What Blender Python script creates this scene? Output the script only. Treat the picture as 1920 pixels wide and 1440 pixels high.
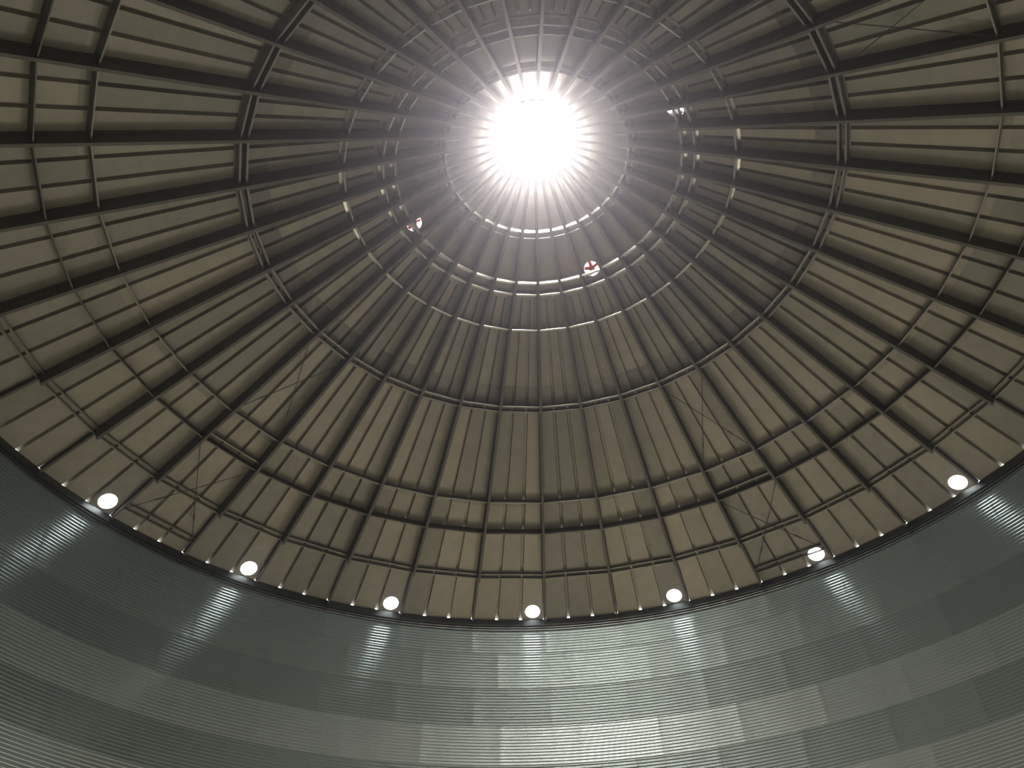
import bpy, math, random
from mathutils import Vector, Matrix

random.seed(7)
for o in list(bpy.data.objects):
    bpy.data.objects.remove(o, do_unlink=True)
sc = bpy.context.scene
COL = sc.collection

# ----------------------------------------------------------------- dimensions (metres)
R = 16.4                     # wall radius
CAMZ = 1.6
H = CAMZ + 0.9873 * R        # eave height
SL = 0.54722                 # roof rise per run
TH = math.atan(SL)
ST, CT = math.sin(TH), math.cos(TH)
ZA = H + R * SL              # apex of the roof cone
PH = -0.09945                # azimuth of the rafter nearest the picture's middle
BAY = math.radians(10.0)     # 36 bays
OPEN = 1.40                  # radius of the opening at the peak

# ----------------------------------------------------------------- camera
F_PX, PITCH, ROLL, YAW = 1595.6, 0.75106, -0.05179, -0.07828
fw = Vector((math.sin(YAW) * math.cos(PITCH), math.cos(YAW) * math.cos(PITCH), math.sin(PITCH)))
rt = fw.cross(Vector((0, 0, 1))).normalized()
up = rt.cross(fw)
rr = math.cos(ROLL) * rt + math.sin(ROLL) * up
ur = -math.sin(ROLL) * rt + math.cos(ROLL) * up
CAM = Vector((0, -0.90093 * R, CAMZ))
cd = bpy.data.cameras.new('camera')
cd.sensor_width = 36.0
cd.lens = F_PX * 36.0 / 1920.0
cd.clip_start = 0.05
cam = bpy.data.objects.new('camera', cd)
m3 = Matrix((rr, ur, -fw)).transposed()
cam.matrix_world = Matrix.Translation(CAM) @ m3.to_4x4()
COL.objects.link(cam)
sc.camera = cam

def to_px(p):
    d = Vector(p) - CAM
    z = d.dot(fw)
    if z <= 0.05:
        return None
    return (960 + F_PX * d.dot(rr) / z, 720 - F_PX * d.dot(ur) / z)

# ----------------------------------------------------------------- sky, exposure
SKY = 3.6
w = bpy.data.worlds.new('overcast_sky')
sc.world = w
w.use_nodes = True
w.cycles.sampling_method = 'NONE'
bg = w.node_tree.nodes['Background']
bg.inputs[0].default_value = (0.97, 0.985, 1.0, 1)
bg.inputs[1].default_value = SKY
vs = sc.view_settings
vs.view_transform = 'Standard'
vs.look = 'None'
vs.gamma = 1.0
vs.use_curve_mapping = False
vs.exposure = 0.0
sc.cycles.use_denoising = True
sc.cycles.max_bounces = 5
sc.cycles.diffuse_bounces = 3
sc.cycles.glossy_bounces = 3
sc.cycles.volume_bounces = 0
sc.cycles.adaptive_threshold = 0.02
sc.cycles.sample_clamp_indirect = 6.0
sc.cycles.caustics_reflective = True

def disc_light(name, loc, normal, radius, radiance, color, parent=None):
    """daylight coming in through a round opening"""
    ld = bpy.data.lights.new(name, 'AREA')
    ld.shape = 'DISK'
    ld.size = radius * 2
    # area light radiance = P / (pi * area)
    ld.energy = radiance * math.pi * math.pi * radius * radius
    ld.color = color
    o = bpy.data.objects.new(name, ld)
    COL.objects.link(o)
    n = Vector(normal).normalized()
    o.matrix_world = Matrix.Translation(Vector(loc)) @ n.to_track_quat('-Z', 'Y').to_matrix().to_4x4()
    return o

PEAK_L = 275.0
COLLAR = 0.40                # height of the open neck above the roof
disc_light('peak_daylight', (-0.18, 0, ZA - OPEN * SL + COLLAR - 0.04), (0, 0, -1), OPEN - 0.20, PEAK_L, (1.0, 0.94, 0.84))

# unseen door low in the far wall, added to light the roof from there
DOOR_AZ, DOOR_W, DOOR_H = math.radians(3.2), 4.6, 3.6
LAMP_DOWN = math.radians(42)   # added lamp tipped down so the floor bounce lights the far roof
ld = bpy.data.lights.new('added_door_light', 'AREA')
ld.shape = 'RECTANGLE'
ld.size, ld.size_y = DOOR_W, 2.6
ld.energy = 37.0 * math.pi * DOOR_W * 2.6
ld.color = (1.0, 0.93, 0.80)
lo_ = bpy.data.objects.new('added_door_light', ld)
COL.objects.link(lo_)
lo_.location = ((R + 0.05) * math.sin(DOOR_AZ), (R + 0.05) * math.cos(DOOR_AZ), DOOR_H / 2 + 0.02)
lo_.rotation_euler = Vector((-math.sin(DOOR_AZ), -math.cos(DOOR_AZ), -math.tan(LAMP_DOWN))).to_track_quat('-Z', 'Z').to_euler()

# ----------------------------------------------------------------- materials
def mat(name, col, metallic, rough, var=0.0, noise=0.0, scale=6.0, rvar=0.0, tint=None, spec=0.5):
    m = bpy.data.materials.new(name)
    m.use_nodes = True
    nt = m.node_tree
    b = nt.nodes['Principled BSDF']
    b.inputs['Metallic'].default_value = metallic
    b.inputs['Roughness'].default_value = rough
    b.inputs['Specular IOR Level'].default_value = spec
    b.inputs['Base Color'].default_value = (*col, 1)
    last = None
    if var > 0 or tint:
        oi = nt.nodes.new('ShaderNodeObjectInfo')
        rmp = nt.nodes.new('ShaderNodeValToRGB')
        t = tint or col
        e = rmp.color_ramp.elements
        e[0].position = 0.0
        e[0].color = (*[c * (1 - var) for c in t], 1)
        e[1].position = 1.0
        e[1].color = (*[c * (1 + var) for c in col], 1)
        nt.links.new(oi.outputs['Random'], rmp.inputs[0])
        last = rmp.outputs[0]
    if noise > 0:
        tc = nt.nodes.new('ShaderNodeTexCoord')
        nz = nt.nodes.new('ShaderNodeTexNoise')
        nz.inputs['Scale'].default_value = scale
        nz.inputs['Detail'].default_value = 5
        nt.links.new(tc.outputs['Object'], nz.inputs['Vector'])
        mr = nt.nodes.new('ShaderNodeMapRange')
        mr.inputs['To Min'].default_value = 1 - noise
        mr.inputs['To Max'].default_value = 1 + noise
        nt.links.new(nz.outputs['Fac'], mr.inputs['Value'])
        mx = nt.nodes.new('ShaderNodeMix')
        mx.data_type = 'RGBA'
        mx.blend_type = 'MULTIPLY'
        mx.inputs['Factor'].default_value = 1
        if last:
            nt.links.new(last, mx.inputs['A'])
        else:
            mx.inputs['A'].default_value = (*col, 1)
        nt.links.new(mr.outputs[0], mx.inputs['B'])
        last = mx.outputs['Result']
        if rvar > 0:
            m2 = nt.nodes.new('ShaderNodeMapRange')
            m2.inputs['To Min'].default_value = rough - rvar
            m2.inputs['To Max'].default_value = rough + rvar
            nt.links.new(nz.outputs['Fac'], m2.inputs['Value'])
            nt.links.new(m2.outputs[0], b.inputs['Roughness'])
    if last:
        nt.links.new(last, b.inputs['Base Color'])
    return m

M_PANEL = mat('roof_sheet_zinc', (0.41, 0.378, 0.318), 0.35, 0.55, var=0.10, noise=0.18, scale=3.0, tint=(0.335, 0.328, 0.283))
M_CAP = mat('roof_cap_zinc', (0.40, 0.37, 0.34), 0.55, 0.42, var=0.06, noise=0.12, scale=3.0)
M_LAP = mat('roof_lap_zinc', (0.28, 0.265, 0.235), 0.35, 0.55, var=0.2, noise=0.15, scale=3.0)
M_RAFT = mat('rafter_steel', (0.14, 0.132, 0.115), 0.2, 0.55, noise=0.15, scale=2.0)
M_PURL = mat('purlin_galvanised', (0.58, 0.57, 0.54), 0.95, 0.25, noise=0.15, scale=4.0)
M_PURL2 = mat('purlin_dimmed_zinc', (0.24, 0.23, 0.205), 0.7, 0.48, noise=0.15, scale=4.0)  # outer rings' weaker reflection of the peak put into a darker, rougher zinc
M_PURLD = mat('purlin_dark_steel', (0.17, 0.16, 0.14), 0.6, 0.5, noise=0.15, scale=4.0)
M_ROD = mat('brace_rod_steel', (0.12, 0.11, 0.10), 0.6, 0.5)
M_WALLM = mat('wall_sheet_dimmed_zinc', (0.355, 0.415, 0.415), 0.86, 0.25, var=0.025, noise=0.04, scale=2.0)  # top rings: weaker wall highlight put into a darker zinc colour
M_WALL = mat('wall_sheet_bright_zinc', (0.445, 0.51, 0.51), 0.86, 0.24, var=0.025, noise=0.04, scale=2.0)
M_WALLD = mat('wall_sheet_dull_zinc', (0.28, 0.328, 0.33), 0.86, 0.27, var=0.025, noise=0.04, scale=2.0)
M_EAVE = mat('eave_plate_zinc', (0.17, 0.18, 0.175), 0.85, 0.34, noise=0.1, scale=4.0)
M_FLOOR = mat('floor_dusty_concrete', (0.55, 0.50, 0.41), 0.0, 0.85, noise=0.2, scale=0.6)
M_RED = mat('fan_red_paint', (0.80, 0.07, 0.03), 0.0, 0.55)
M_VENT = mat('vent_collar_zinc', (0.55, 0.56, 0.55), 0.8, 0.4)

# ----------------------------------------------------------------- mesh helpers
def mesh(name, verts, faces, material, smooth=False):
    me = bpy.data.meshes.new(name)
    me.from_pydata([tuple(v) for v in verts], [], faces)
    me.materials.append(material)
    if smooth:
        me.polygons.foreach_set('use_smooth', [True] * len(me.polygons))
    me.update()
    return me

def obj(name, me, parent=None, az=None, **props):
    o = bpy.data.objects.new(name, me)
    COL.objects.link(o)
    if parent:
        o.parent = parent
    if az is not None:
        o.rotation_euler = (0, 0, -az)
    for k, v in props.items():
        o[k] = v
    return o

def empty(name, **props):
    return obj(name, None, **props)

def rp(r, t, v):
    """point of the roof frame at azimuth 0: radius, tangential, height normal to the roof"""
    return (t, r + v * ST, ZA - r * SL + v * CT)

def world_of(p, az):
    c, s = math.cos(-az), math.sin(-az)
    return Vector((p[0] * c - p[1] * s, p[0] * s + p[1] * c, p[2]))

def in_view(me, az, pad=40):
    for v in me.vertices:
        q = to_px(world_of(v.co, az))
        if q and -pad < q[0] < 1920 + pad and -pad < q[1] < 1440 + pad:
            return True
    return False

def strip(pts, th):
    """outline polygon of a bent plate of thickness th along a polyline"""
    n = len(pts)
    L, Rr = [], []
    for i in range(n):
        a = Vector(pts[max(i - 1, 0)]); b = Vector(pts[i]); c = Vector(pts[min(i + 1, n - 1)])
        d1 = (b - a).normalized() if i > 0 else (c - b).normalized()
        d2 = (c - b).normalized() if i < n - 1 else d1
        n1 = Vector((-d1.y, d1.x)); n2 = Vector((-d2.y, d2.x))
        mm = (n1 + n2)
        mm = mm / max(mm.dot(n1), 0.35) if mm.length > 1e-6 else n1
        L.append(b + mm * th / 2); Rr.append(b - mm * th / 2)
    return L, Rr

def extrude_strip(pts, th, place0, place1):
    """solid bent plate: place0/place1 map a profile point to 3D at each end"""
    L, Q = strip(pts, th)
    n = len(pts)
    v = [place0(p) for p in L] + [place0(p) for p in Q] + [place1(p) for p in L] + [place1(p) for p in Q]
    f = []
    for i in range(n - 1):
        f.append((i, i + 1, 2 * n + i + 1, 2 * n + i))
        f.append((n + i + 1, n + i, 3 * n + i, 3 * n + i + 1))
        f.append((i + 1, i, n + i, n + i + 1))
        f.append((2 * n + i, 2 * n + i + 1, 3 * n + i + 1, 3 * n + i))
    f.append((0, 2 * n, 3 * n, n))
    f.append((n - 1, 2 * n - 1, 4 * n - 1, 3 * n - 1))
    return v, f

def join(parts):
    V, Fc = [], []
    for v, f in parts:
        b = len(V)
        V += v
        Fc += [tuple(i + b for i in q) for q in f]
    return V, Fc

def tube(r0, r1, z0, z1, seg=32):
    """ring of wall thickness between radii, around z"""
    v, f = [], []
    for r, z in ((r0, z0), (r1, z0), (r1, z1), (r0, z1)):
        for i in range(seg):
            a = 2 * math.pi * i / seg
            v.append((r * math.cos(a), r * math.sin(a), z))
    for k in range(4):
        for i in range(seg):
            j = (i + 1) % seg
            k2 = (k + 1) % 4
            f.append((k * seg + i, k * seg + j, k2 * seg + j, k2 * seg + i))
    return v, f

def cyl(r, z0, z1, seg=20):
    v = [(r * math.cos(2 * math.pi * i / seg), r * math.sin(2 * math.pi * i / seg), z) for z in (z0, z1) for i in range(seg)]
    f = [tuple(range(seg - 1, -1, -1)), tuple(range(seg, 2 * seg))]
    for i in range(seg):
        j = (i + 1) % seg
        f.append((i, j, seg + j, seg + i))
    return v, f

def rod(a, b, r, seg=8):
    a, b = Vector(a), Vector(b)
    d = (b - a).normalized()
    x = d.orthogonal().normalized(); y = d.cross(x)
    v = []
    for p in (a, b):
        for i in range(seg):
            t = 2 * math.pi * i / seg
            v.append(p + r * (math.cos(t) * x + math.sin(t) * y))
    f = [(i, (i + 1) % seg, seg + (i + 1) % seg, seg + i) for i in range(seg)]
    f += [tuple(range(seg - 1, -1, -1)), tuple(range(seg, 2 * seg))]
    return v, f

# ================================================================= FLOOR
v, f = [(0, 0, 0)], []
SEG = 72
for i in range(SEG):
    a = 2 * math.pi * i / SEG
    v.append(((R + 0.3) * math.sin(a), (R + 0.3) * math.cos(a), 0))
for i in range(SEG):
    f.append((0, 1 + (i + 1) % SEG, 1 + i))
obj('floor', mesh('floor', v, f, M_FLOOR), kind='structure', label='dusty concrete floor of the round steel silo')

# ================================================================= WALL
RING = 1.39
NC = 13                      # corrugations in each ring of sheets
AMP = 0.0105
def wall_sheet_mesh(name, z_top, z_bot, nc, a0, a1, na, material, res=8, lap=0.004):
    v, f = [], []
    nz = nc * res
    for j in range(nz + 1):
        t = j / nz
        z = z_top + (z_bot - z_top) * t
        off = AMP * math.cos(2 * math.pi * nc * t)
        for i in range(na + 1):
            s = i / na
            a = a0 + (a1 - a0) * s
            rad = R + off - lap * (1 - s)
            v.append((rad * math.sin(a), rad * math.cos(a), z))
    for j in range(nz):
        for i in range(na):
            p = j * (na + 1) + i
            f.append((p, p + 1, p + na + 2, p + na + 1))
    return mesh(name, v, f, material, smooth=True)

def bolt_mesh(z_top, z_bot, nc, cols, material):
    v, f = [], []
    for a, stagger in cols:
        for j in range(nc):
            z = z_top + (z_bot - z_top) * (j + (0.5 if not stagger else 0.5)) / nc
            rad = R - AMP - 0.001
            c = Vector((rad * math.sin(a), rad * math.cos(a), z))
            t = Vector((math.cos(a), -math.sin(a), 0)); n = Vector((-math.sin(a), -math.cos(a), 0))
            b = len(v)
            for k in range(6):
                q = math.pi / 3 * k
                v.append(c + 0.012 * (math.cos(q) * t + math.sin(q) * Vector((0, 0, 1))))
            for k in range(6):
                q = math.pi / 3 * k
                v.append(c + n * 0.009 + 0.009 * (math.cos(q) * t + math.sin(q) * Vector((0, 0, 1))))
            for k in range(6):
                k2 = (k + 1) % 6
                f.append((b + k, b + k2, b + 6 + k2, b + 6 + k))
            f.append(tuple(b + 6 + k for k in range(6)))
    return mesh('bolts', v, f, material)

wall_front = empty('wall_front', kind='structure', label='curved corrugated galvanised steel silo wall below the roof edge')
LAPA = math.radians(0.35)
far_parts = []
nsheet = 0
for ring in range(13):
    zt = H - RING * ring
    zb = max(H - RING * (ring + 1) - 0.03, 0.0)
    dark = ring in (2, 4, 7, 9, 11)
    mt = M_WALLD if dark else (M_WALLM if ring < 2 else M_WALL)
    off = BAY / 3 if ring % 2 else 0.0
    nc = NC
    hi = ring <= 7
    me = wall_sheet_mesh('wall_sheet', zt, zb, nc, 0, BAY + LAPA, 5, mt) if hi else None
    lo = wall_sheet_mesh('wall_sheet_far', zt, zb, nc, 0, BAY + LAPA, 2, mt, res=3) if ring > 7 else None
    bm_ = bolt_mesh(zt, zt - RING, nc, [(LAPA / 2 - math.radians(.12), 0), (LAPA / 2, 0), (LAPA / 2 + math.radians(.12), 0), (BAY / 3 + LAPA / 2, 0), (2 * BAY / 3 + LAPA / 2, 0)], mt) if hi else None
    for k in range(-18, 18):
        az = PH + off + k * BAY
        if ring >= 10 and abs(((az + BAY / 2 - DOOR_AZ + math.pi) % (2 * math.pi)) - math.pi) < math.radians(10.5):
            continue             # opening of the added door
        am = (az + BAY / 2 + math.pi) % (2 * math.pi) - math.pi
        src = me or lo
        if hi and abs(am) < math.radians(95) and in_view(me, az):
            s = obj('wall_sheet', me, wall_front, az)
            obj('bolts', bm_, s, kind='stuff')
            nsheet += 1
        else:
            far_parts.append((zt, zb, mt, az))
print('wall sheets', nsheet)
# the part of the shell that lies outside the picture: same sheets, one coarser mesh
v, f, mi = [], [], []
for zt, zb, mt, az in far_parts:
    na, nz = 2, NC * 3
    b = len(v)
    for j in range(nz + 1):
        t = j / nz
        z = zt + (zb - zt) * t
        o_ = AMP * math.cos(2 * math.pi * NC * t)
        for i in range(na + 1):
            a = az + (BAY + LAPA) * i / na
            rad = R + o_ - 0.004 * (1 - i / na)
            v.append((rad * math.sin(a), rad * math.cos(a), z))
    for j in range(nz):
        for i in range(na):
            p = b + j * (na + 1) + i
            f.append((p, p + 1, p + na + 2, p + na + 1))
            mi.append(1 if mt is M_WALLD else 0)
me = mesh('wall_back', v, f, M_WALL, smooth=True)
me.materials.append(M_WALLD)
me.polygons.foreach_set('material_index', mi)
obj('wall_back', me, kind='structure', label='rest of the round corrugated steel silo wall behind the viewer')

# frame of the added door, filling the gap between its opening and the sheets round it
def added_door_frame():
    v_, f_ = [], []
    def blk(a0, a1, z0, z1):
        b = len(v_)
        for rad in (R - 0.03, R + 0.06):
            for a, z in ((a0, z0), (a1, z0), (a1, z1), (a0, z1)):
                v_.append((rad * math.sin(a), rad * math.cos(a), z))
        for q in ((0, 1, 2, 3), (7, 6, 5, 4), (0, 4, 5, 1), (1, 5, 6, 2), (2, 6, 7, 3), (3, 7, 4, 0)):
            f_.append(tuple(i + b for i in q))
    hw_ = DOOR_W / 2 / R
    W_ = math.radians(17)
    n = 6
    for sgn in (-1, 1):
        for i in range(n):
            x0 = hw_ + (W_ - hw_) * i / n; x1 = hw_ + (W_ - hw_) * (i + 1) / n
            a0, a1 = sorted((DOOR_AZ + sgn * x0, DOOR_AZ + sgn * x1))
            blk(a0, a1, 0, H - 10 * RING)
    for i in range(n):
        blk(DOOR_AZ - hw_ + 2 * hw_ * i / n, DOOR_AZ - hw_ + 2 * hw_ * (i + 1) / n, DOOR_H, H - 10 * RING)
    return mesh('added_door_surround', v_, f_, M_WALLD)
obj('added_door', added_door_frame(), kind='structure', label='steel surround of an unseen door added low in the silo wall for its light')

# eave: smooth plate and ledges at the head of the wall, one length to each bay
def eave_mesh():
    prof = [(R - 0.010, H - 0.006), (R - 0.022, H - 0.006), (R - 0.022, H - 0.27), (R - 0.10, H - 0.275), (R - 0.10, H - 0.30), (R - 0.03, H - 0.305),
            (R - 0.03, H - 0.36), (R - 0.085, H - 0.365), (R - 0.085, H - 0.39), (R - 0.02, H - 0.395),
            (R - 0.02, H - 0.45), (R - 0.06, H - 0.455), (R - 0.06, H - 0.475), (R - 0.012, H - 0.48)]
    v, f = [], []
    na = 4
    n = len(prof)
    for i in range(na + 1):
        a = 0.0004 + (BAY - 0.0008) * i / na
        for r_, z in prof:
            v.append((r_ * math.sin(a), r_ * math.cos(a), z))
    for i in range(na):
        for j in range(n - 1):
            p = i * n + j
            f.append((p, p + 1, p + n + 1, p + n))
    return mesh('eave_plate', v, f, M_EAVE)
trim = empty('trim_1', kind='structure', label='smooth steel eave plate with ledges at the head of the wall')
em = eave_mesh()
for k in range(-18, 18):
    obj('eave_plate', em, trim, PH + k * BAY)

# ================================================================= ROOF
ceiling = empty('ceiling', kind='structure', label='conical ribbed steel roof with radial rafters and purlin rings seen from below')
D3 = BAY / 3
HW, RT, RH = 0.064, 0.042, 0.13       # half rib width at pan, at top, rib height
def rib_panel(name, r0, r1, material, close_inner=False, lift=0.0, hole=None):
    """one roof panel, azimuth 0 in its middle, from radius r0 (upper) to r1 (lower), a half rib on each edge"""
    td = math.tan(D3 / 2)
    def row(r):
        wd = r * td
        hw = min(HW, wd * 0.3); rtw = hw * RT / HW
        return [rp(r, -wd - 0.004, RH + lift), rp(r, -wd + rtw, RH + lift), rp(r, -wd + hw, lift), rp(r, wd - hw, lift), rp(r, wd - rtw, RH + lift), rp(r, wd + 0.004, RH + lift)]
    v, f = [], []
    if hole:
        hr, hrad = hole
        ds = hrad * 1.25 * CT
        rs = [r0, hr - ds, hr + ds, r1]
    else:
        rs = [r0, r1]
    for r in rs:
        v += row(r)
    n = 6
    for i in range(len(rs) - 1):
        for j in range(n - 1):
            if hole and i == 1 and j == 2:
                continue
            p = i * n + j
            f.append((p, p + 1, p + n + 1, p + n))
    if hole:
        # pan with a round hole: ring of quads between the circle and the rectangle round it
        seg = 32
        c0 = len(v)
        wa = hr * td - HW
        for i in range(seg):
            a = 2 * math.pi * i / seg
            ca, sa = math.cos(a), math.sin(a)
            v.append(rp(hr + hrad * sa * CT, hrad * ca, lift))
        for i in range(seg):
            a = 2 * math.pi * i / seg
            ca, sa = math.cos(a), math.sin(a)
            k = min(wa / abs(ca) if abs(ca) > 1e-6 else 9e9, (ds / CT) / abs(sa) if abs(sa) > 1e-6 else 9e9)
            v.append(rp(hr + k * sa * CT, k * ca, lift))
        for i in range(seg):
            j = (i + 1) % seg
            f.append((c0 + i, c0 + j, c0 + seg + j, c0 + seg + i))
        # small overlap strips close the corners left by the straight-edged ring
        for (ra, rb) in ((hr - ds - 0.01, hr - ds + 0.03), (hr + ds - 0.03, hr + ds + 0.01)):
            b = len(v)
            wq = hr * td - HW + 0.004
            v += [rp(ra, -wq, lift + .002), rp(ra, wq, lift + .002), rp(rb, wq, lift + .002), rp(rb, -wq, lift + .002)]
            f.append((b, b + 1, b + 2, b + 3))
        for sgn in (-1, 1):
            b = len(v)
            x0, x1 = sgn * (wa - 0.05), sgn * (wa + 0.012)
            v += [rp(hr - ds, x0, lift + .002), rp(hr + ds, x0, lift + .002), rp(hr + ds, x1, lift + .002), rp(hr - ds, x1, lift + .002)]
            f.append((b, b + 1, b + 2, b + 3))
    if close_inner:
        f.append((0, 1, 2)); f.append((3, 4, 5))
        b = len(v)
        a_ = row(r0)
        wd = r0 * td
        v += [rp(r0, -wd - .004, lift - .002), rp(r0, wd + .004, lift - .002)]
        f.append((0, 1, 2, b)); f.append((3, 4, 5, b + 1))
    return mesh(name, v, f, material)

def cap_panel(name, r0, r1, hole=None):
    th2 = math.tan(BAY / 2)
    v, f = [], []
    if not hole:
        v = [rp(r0, -r0 * th2, .012), rp(r0, r0 * th2, .012), rp(r1, r1 * th2, .012), rp(r1, -r1 * th2, .012)]
        f = [(0, 1, 2, 3)]
    else:
        hr, hrad = hole
        seg = 32
        for i in range(seg):
            a = 2 * math.pi * i / seg
            v.append(rp(hr + hrad * math.sin(a) * CT, hrad * math.cos(a), .012))
        for i in range(seg):
            a = 2 * math.pi * i / seg
            ca, sa = math.cos(a), math.sin(a)
            # distance from hole centre to the trapezoid's edge along this direction
            best = 9e9
            if sa > 1e-6: best = min(best, (r1 - hr) / (sa * CT))
            if sa < -1e-6: best = min(best, (r0 - hr) / (sa * CT))
            for sg in (-1, 1):
                # sg*t = (hr + k sa CT) th2
                den = sg * ca - sa * CT * th2
                if den > 1e-6:
                    best = min(best, hr * th2 / den)
            v.append(rp(hr + best * sa * CT, best * ca, .012))
        corners = [rp(r0, -r0 * th2, .012), rp(r0, r0 * th2, .012), rp(r1, r1 * th2, .012), rp(r1, -r1 * th2, .012)]
        for i in range(seg):
            j = (i + 1) % seg
            f.append((i, j, seg + j, seg + i))
        # corner triangles
        for c in corners:
            cv = Vector(c)
            b = len(v)
            v.append(c)
            # neighbours: the two boundary samples that bracket the corner
            ang = math.atan2((math.hypot(0, 1) * 0 + (cv.y - rp(hr, 0, .012)[1]) / CT), cv.x)
            i = int(math.floor((ang % (2 * math.pi)) / (2 * math.pi / seg))) % seg
            f.append((seg + i, b, seg + (i + 1) % seg))
    return mesh(name, v, f, M_CAP)

VENT_R, VENT_HR = 0.9795 * R, 0.295
FAN_R, FAN_HR = 0.2695 * R, 0.265
VENT_BAYS = [-6, -4, -2, 0, 2, 4, 6]           # vents lie in the panel just before these rafters
ROWS = [  # r0, r1, material, lift, closed at the upper end
    (0.302, 0.492, M_PANEL, 0.006, True),
    (0.478, 0.520, M_LAP, 0.003, False),
    (0.505, 0.742, M_PANEL, 0.0045, False),
    (0.733, 1.0012, M_PANEL, 0.0, False),
]
row_mesh = [rib_panel('roof_panel', a * R, b * R, m_, c, l) for a, b, m_, l, c in ROWS]
vent_mesh = rib_panel('roof_panel_with_hole', ROWS[3][0] * R, ROWS[3][1] * R, M_PANEL, hole=(VENT_R, VENT_HR))
cap_plain = cap_panel('cap_panel', OPEN + 0.02, 0.306 * R)
cap_hole = cap_panel('cap_panel_with_hole', OPEN + 0.02, 0.306 * R, hole=(FAN_R, FAN_HR))

def add_rest(name, items, material):
    V, Fc, MI = [], [], []
    mats = []
    for me, az in items:
        b = len(V)
        V += [world_of(q.co, az) for q in me.vertices]
        mm = me.materials[0]
        if mm not in mats:
            mats.append(mm)
        for p in me.polygons:
            Fc.append(tuple(i + b for i in p.vertices))
            MI.append(mats.index(mm))
    if not V:
        return
    me = mesh(name, V, Fc, mats[0])
    for mm in mats[1:]:
        me.materials.append(mm)
    me.polygons.foreach_set('material_index', MI)
    obj(name, me, ceiling, kind='stuff')

rest, cnt = [], 0
vent_idx = {3 * b - 1 for b in VENT_BAYS}
for i in range(-54, 54):
    az = PH + (i + 0.5) * D3
    for q in range(4):
        me = vent_mesh if (q == 3 and i in vent_idx) else row_mesh[q]
        if q == 1:
            rest.append((me, az)) if not in_view(me, az) else obj('lap_strip', me, ceiling, az)
            continue
        if in_view(me, az):
            obj('roof_panel', me, ceiling, az)
            cnt += 1
        else:
            rest.append((me, az))
FAN_BAYS = [2, 11, -7, -16]
for k in range(-18, 18):
    az = PH + (k + 0.5) * BAY
    obj('cap_panel', cap_hole if k in FAN_BAYS else cap_plain, ceiling, az)
add_rest('roof_panels_remaining', rest, M_PANEL)
print('roof panels', cnt)

# ---- rafters
RD = 0.45
def i_beam(r0, r1, top, depth, fl, web=0.012, ft=0.012):
    parts = []
    def blk(t0, t1, v0, v1):
        vv = [rp(r, t, v_) for r in (r0, r1) for t, v_ in ((t0, v0), (t1, v0), (t1, v1), (t0, v1))]
        ff = [(3, 2, 1, 0), (4, 5, 6, 7), (0, 1, 5, 4), (1, 2, 6, 5), (2, 3, 7, 6), (3, 0, 4, 7)]
        return vv, ff
    parts.append(blk(-fl / 2, fl / 2, top - ft, top))
    parts.append(blk(-web / 2, web / 2, top - depth + ft, top - ft))
    parts.append(blk(-fl / 2, fl / 2, top - depth, top - depth + ft))
    return parts
rv, rf = join(i_beam(OPEN + 0.03, 0.897 * R, -0.004, RD, 0.095))
raft_me = mesh('rafter', rv, rf, M_RAFT)
lv, lf = join(i_beam(0.897 * R, 0.9985 * R, -0.004, 0.16, 0.085))
leg_me = mesh('rafter_outer_leg', lv, lf, M_RAFT)
def plate_mesh():
    parts = []
    for s in (-1, 1):
        t0, t1 = (0.008, 0.02) if s > 0 else (-0.02, -0.008)
        vv = [rp(r, t, v_) for r in (0.872 * R, 0.905 * R) for t, v_ in ((t0, -.13), (t1, -.13), (t1, -.02), (t0, -.02))]
        parts.append((vv, [(3, 2, 1, 0), (4, 5, 6, 7), (0, 1, 5, 4), (1, 2, 6, 5), (2, 3, 7, 6), (3, 0, 4, 7)]))
    return mesh('splice_plate', *join(parts), M_RAFT)
pl_me = plate_mesh()
for k in range(-18, 18):
    az = PH + k * BAY
    r_ = obj('rafter', raft_me, ceiling, az)
    if in_view(leg_me, az):
        obj('outer_leg', leg_me, r_)
        obj('splice_plate', pl_me, r_)
    else:
        obj('outer_leg', leg_me, r_)

# ---- purlins
def purlin_mesh(name, rr_, depth, fl, lip, material, top=-0.02, th=0.008, flip=1, lip_tilt=8.0):
    rad = rr_ * R
    half = rad * math.sin(BAY / 2) - 0.012
    rc = rad * math.cos(BAY / 2)
    pts = [(fl * flip, top), (0, top), (0, top - depth), (-fl, top - depth)]
    if lip > 0:
        q = TH + math.radians(lip_tilt)
        pts.append((-fl - lip * math.sin(q), top - depth + lip * math.cos(q)))
    pl = lambda t: (lambda p: rp(rc + p[0] * CT, t, p[1]))
    v_, f_ = extrude_strip(pts, th, pl(-half), pl(half))
    return mesh(name, v_, f_, material)
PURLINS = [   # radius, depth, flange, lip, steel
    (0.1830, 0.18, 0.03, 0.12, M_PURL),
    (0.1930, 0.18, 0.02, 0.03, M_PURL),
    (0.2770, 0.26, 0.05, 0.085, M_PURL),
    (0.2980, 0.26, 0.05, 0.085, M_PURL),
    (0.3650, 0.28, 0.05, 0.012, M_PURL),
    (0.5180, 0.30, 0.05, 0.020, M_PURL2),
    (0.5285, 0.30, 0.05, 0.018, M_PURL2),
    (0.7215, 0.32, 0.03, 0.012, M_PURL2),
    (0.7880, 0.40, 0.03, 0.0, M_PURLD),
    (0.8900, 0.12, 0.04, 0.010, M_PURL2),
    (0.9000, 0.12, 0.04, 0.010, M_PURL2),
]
X_BAYS = [-6, 3, 12, -15]
prest, pc = [], 0
for spec in PURLINS:
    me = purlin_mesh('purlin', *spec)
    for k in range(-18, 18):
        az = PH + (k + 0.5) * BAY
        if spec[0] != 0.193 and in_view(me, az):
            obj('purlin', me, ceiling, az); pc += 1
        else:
            prest.append((me, az))
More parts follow.
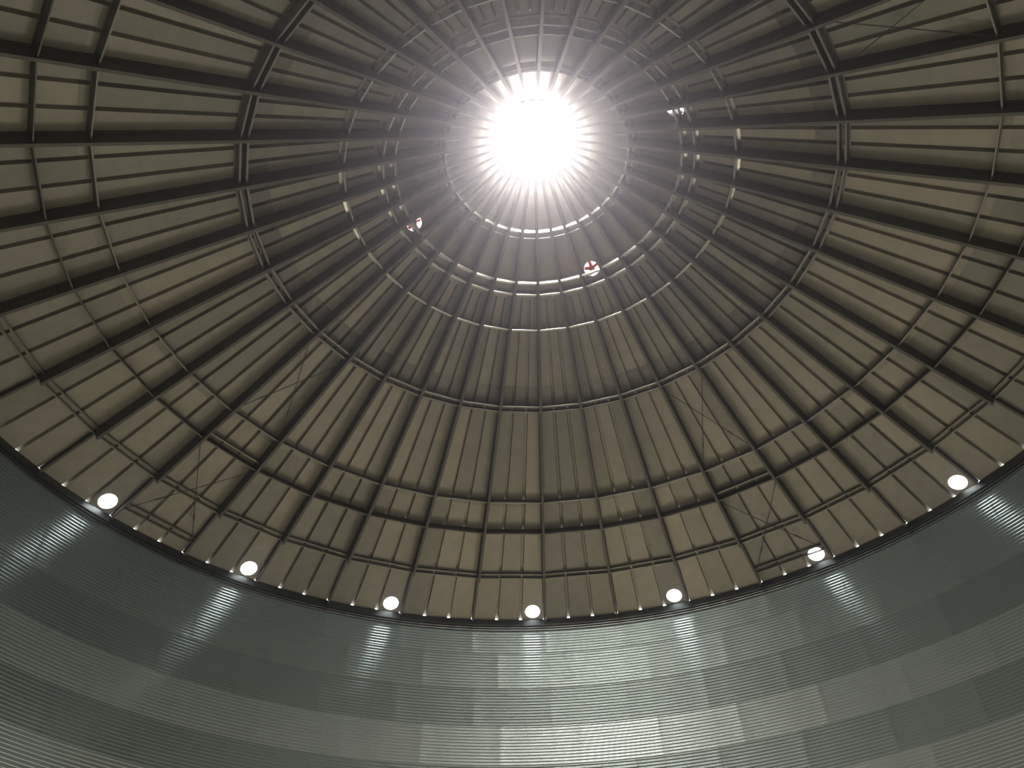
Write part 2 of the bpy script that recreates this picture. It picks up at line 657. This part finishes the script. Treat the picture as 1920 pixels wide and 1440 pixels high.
x_extra = [purlin_mesh('purlin_double', 0.776, 0.26, 0.05, 0.0, M_PURL2), purlin_mesh('purlin_eave', 0.9635, 0.12, 0.04, 0.0, M_PURLD), purlin_mesh('purlin_eave', 0.9745, 0.12, 0.04, 0.0, M_PURLD)]
for k in X_BAYS:
    az = PH + (k + 0.5) * BAY
    for me in x_extra:
        if in_view(me, az):
            obj('purlin', me, ceiling, az); pc += 1
        else:
            prest.append((me, az))
add_rest('purlins_remaining', prest, M_PURL)
print('purlins', pc)

# ---- crossed tie rods in every ninth bay
def polar(rr_, az, v_):
    return world_of(rp(rr_ * R, 0, v_), az)
for k in X_BAYS[:3]:
    a0, a1 = PH + k * BAY, PH + (k + 1) * BAY
    for (ra, rb) in ((0.535, 0.718), (0.792, 0.975)):
        for flip in (0, 1):
            A = polar(ra, (a1 if flip else a0), -0.22 - 0.03 * flip)
            B = polar(rb, (a0 if flip else a1), (-0.22 if rb < 0.8 else -0.13) - 0.03 * flip)
            v_, f_ = rod(A, B, 0.014)
            # turnbuckle a third of the way along
            d = (B - A)
            t_ = rod(A + d * 0.70, A + d * 0.76, 0.028)
            o = obj('tie_rod', mesh('tie_rod', v_, f_, M_ROD), ceiling)
            obj('turnbuckle', mesh('turnbuckle', *t_, M_ROD), o)

# ---- peak ring round the opening
seg = 72
def ring_solid(prof, seg=72):
    v_, f_ = [], []
    n = len(prof)
    for i in range(seg):
        a = 2 * math.pi * i / seg
        for r_, z in prof:
            v_.append((r_ * math.sin(a), r_ * math.cos(a), z))
    for i in range(seg):
        i2 = (i + 1) % seg
        for j in range(n):
            j2 = (j + 1) % n
            f_.append((i * n + j, i * n + j2, i2 * n + j2, i2 * n + j))
    return v_, f_
zo = ZA - OPEN * SL
pk = mesh('peak_ring', *ring_solid([(OPEN, zo - 0.05), (OPEN + 0.03, zo - 0.05), (OPEN + 0.03, zo + COLLAR), (OPEN, zo + COLLAR)]), M_PURL)
obj('peak_ring', pk, ceiling, label='steel compression ring round the bright opening at the peak')

# ================================================================= ROOF VENTS
ordinal = {-6: 'round open roof vent at the roof edge, leftmost of the row of seven',
           -4: 'round open roof vent at the roof edge, second from the left of seven',
           -2: 'round open roof vent at the roof edge, third from the left of seven',
           0: 'round open roof vent at the roof edge, middle one of the seven',
           2: 'round open roof vent at the roof edge, third from the right of seven',
           4: 'round open roof vent at the roof edge, second from right, crossed by a purlin',
           6: 'round open roof vent at the roof edge, rightmost of the row of seven'}
def frame_at(rad, az, v_):
    """matrix with origin on the roof, z along the roof normal, y down the slope"""
    o_ = world_of(rp(rad, 0, v_), az)
    n = (world_of(rp(rad, 0, v_ + 1), az) - o_).normalized()
    y = (world_of(rp(rad + CT, 0, v_), az) - o_).normalized()
    x = y.cross(n)
    return Matrix((x, y, n)).transposed().to_4x4(), o_
vc = mesh('vent_collar', *tube(VENT_HR - 0.004, VENT_HR + 0.008, -0.006, 0.14, 40), M_VENT)
vf = mesh('vent_flange', *tube(VENT_HR + 0.008, VENT_HR + 0.05, 0.004, 0.012, 40), M_VENT)
for b in VENT_BAYS:
    az = PH + (3 * b - 0.5) * D3
    Mx, o_ = frame_at(VENT_R, az, 0.0)
    e = empty('roof_vent', label=ordinal[b], category='vent', group='round vents along the roof edge')
    e.matrix_world = Matrix.Translation(o_) @ Mx
    obj('collar', vc, e)
    obj('flange', vf, e)
    n = (Mx.to_3x3() @ Vector((0, 0, -1)))
    disc_light('vent_daylight', o_ - n * 0.13, n, VENT_HR - 0.012, 19.0, (0.93, 0.98, 1.0))

# ================================================================= EXHAUST FANS
fan_label = {2: 'red exhaust fan in a round roof hole below the bright peak opening',
             11: 'exhaust fan in the roof right of the bright peak opening, mostly hidden',
             -7: 'exhaust fan in the roof lower left of the peak, showing two white gaps',
             -16: 'red exhaust fan in the roof above left of the peak opening'}
f_shroud = mesh('shroud', *tube(FAN_HR - 0.005, FAN_HR + 0.01, -0.01, 0.16, 40), M_VENT)
f_hub = mesh('hub', *join([cyl(0.10, 0.02, 0.14, 20), cyl(0.06, -0.03, 0.02, 20)]), M_RED)
def blade_mesh():
    v_, f_ = [], []
    n = 5
    for z in (0, 1):
        for i in range(n):
            s = i / (n - 1)
            rad = 0.06 + (FAN_HR - 0.075) * s
            wd = 0.068 - 0.016 * s
            tw = math.radians(38 - 18 * s)
            for sg in (-1, 1):
                v_.append((rad, sg * wd * math.cos(tw), 0.085 + sg * wd * math.sin(tw) + (0.006 if z else 0)))
    m = 2 * n
    for i in range(n - 1):
        a = 2 * i
        f_.append((a, a + 2, a + 3, a + 1))
        f_.append((m + a, m + a + 1, m + a + 3, m + a + 2))
        f_.append((a, a + m, a + m + 2, a + 2))
        f_.append((a + 1, a + 3, a + m + 3, a + m + 1))
    f_.append((0, 1, m + 1, m)); f_.append((m - 2, m - 2 + m, m - 1 + m, m - 1))
    return mesh('blade', v_, f_, M_RED)
f_blade = blade_mesh()
for b in FAN_BAYS:
    az = PH + (b + 0.5) * BAY
    Mx, o_ = frame_at(FAN_R, az, 0.012)
    e = empty('exhaust_fan', label=fan_label[b], category='fan', group='exhaust fans round the peak')
    e.matrix_world = Matrix.Translation(o_) @ Mx
    obj('shroud', f_shroud, e)
    obj('hub', f_hub, e)
    for i in range(5):
        bl = obj('blade', f_blade, e)
        bl.rotation_euler = (0, 0, math.radians(-90 + 72 * i + (0 if b == 2 else 20)))

# ================================================================= HAZE filling the silo, added to imitate lens glare round the peak
hz = bpy.data.materials.new('glare_haze')
hz.use_nodes = True
nt = hz.node_tree
nt.nodes.remove(nt.nodes['Principled BSDF'])
vsn = nt.nodes.new('ShaderNodeVolumeScatter')
vsn.inputs['Color'].default_value = (0.84, 0.81, 1.0, 1)
vsn.inputs['Density'].default_value = 0.0017
vsn.inputs['Anisotropy'].default_value = 0.86
nt.links.new(vsn.outputs[0], nt.nodes['Material Output'].inputs['Volume'])
v_, f_ = cyl(R + 3, -0.3, ZA + 3, 48)
obj('glare_haze', mesh('glare_haze', v_, f_, hz), kind='stuff', label='thin haze added through the silo to imitate lens glare round the bright peak', category='haze')
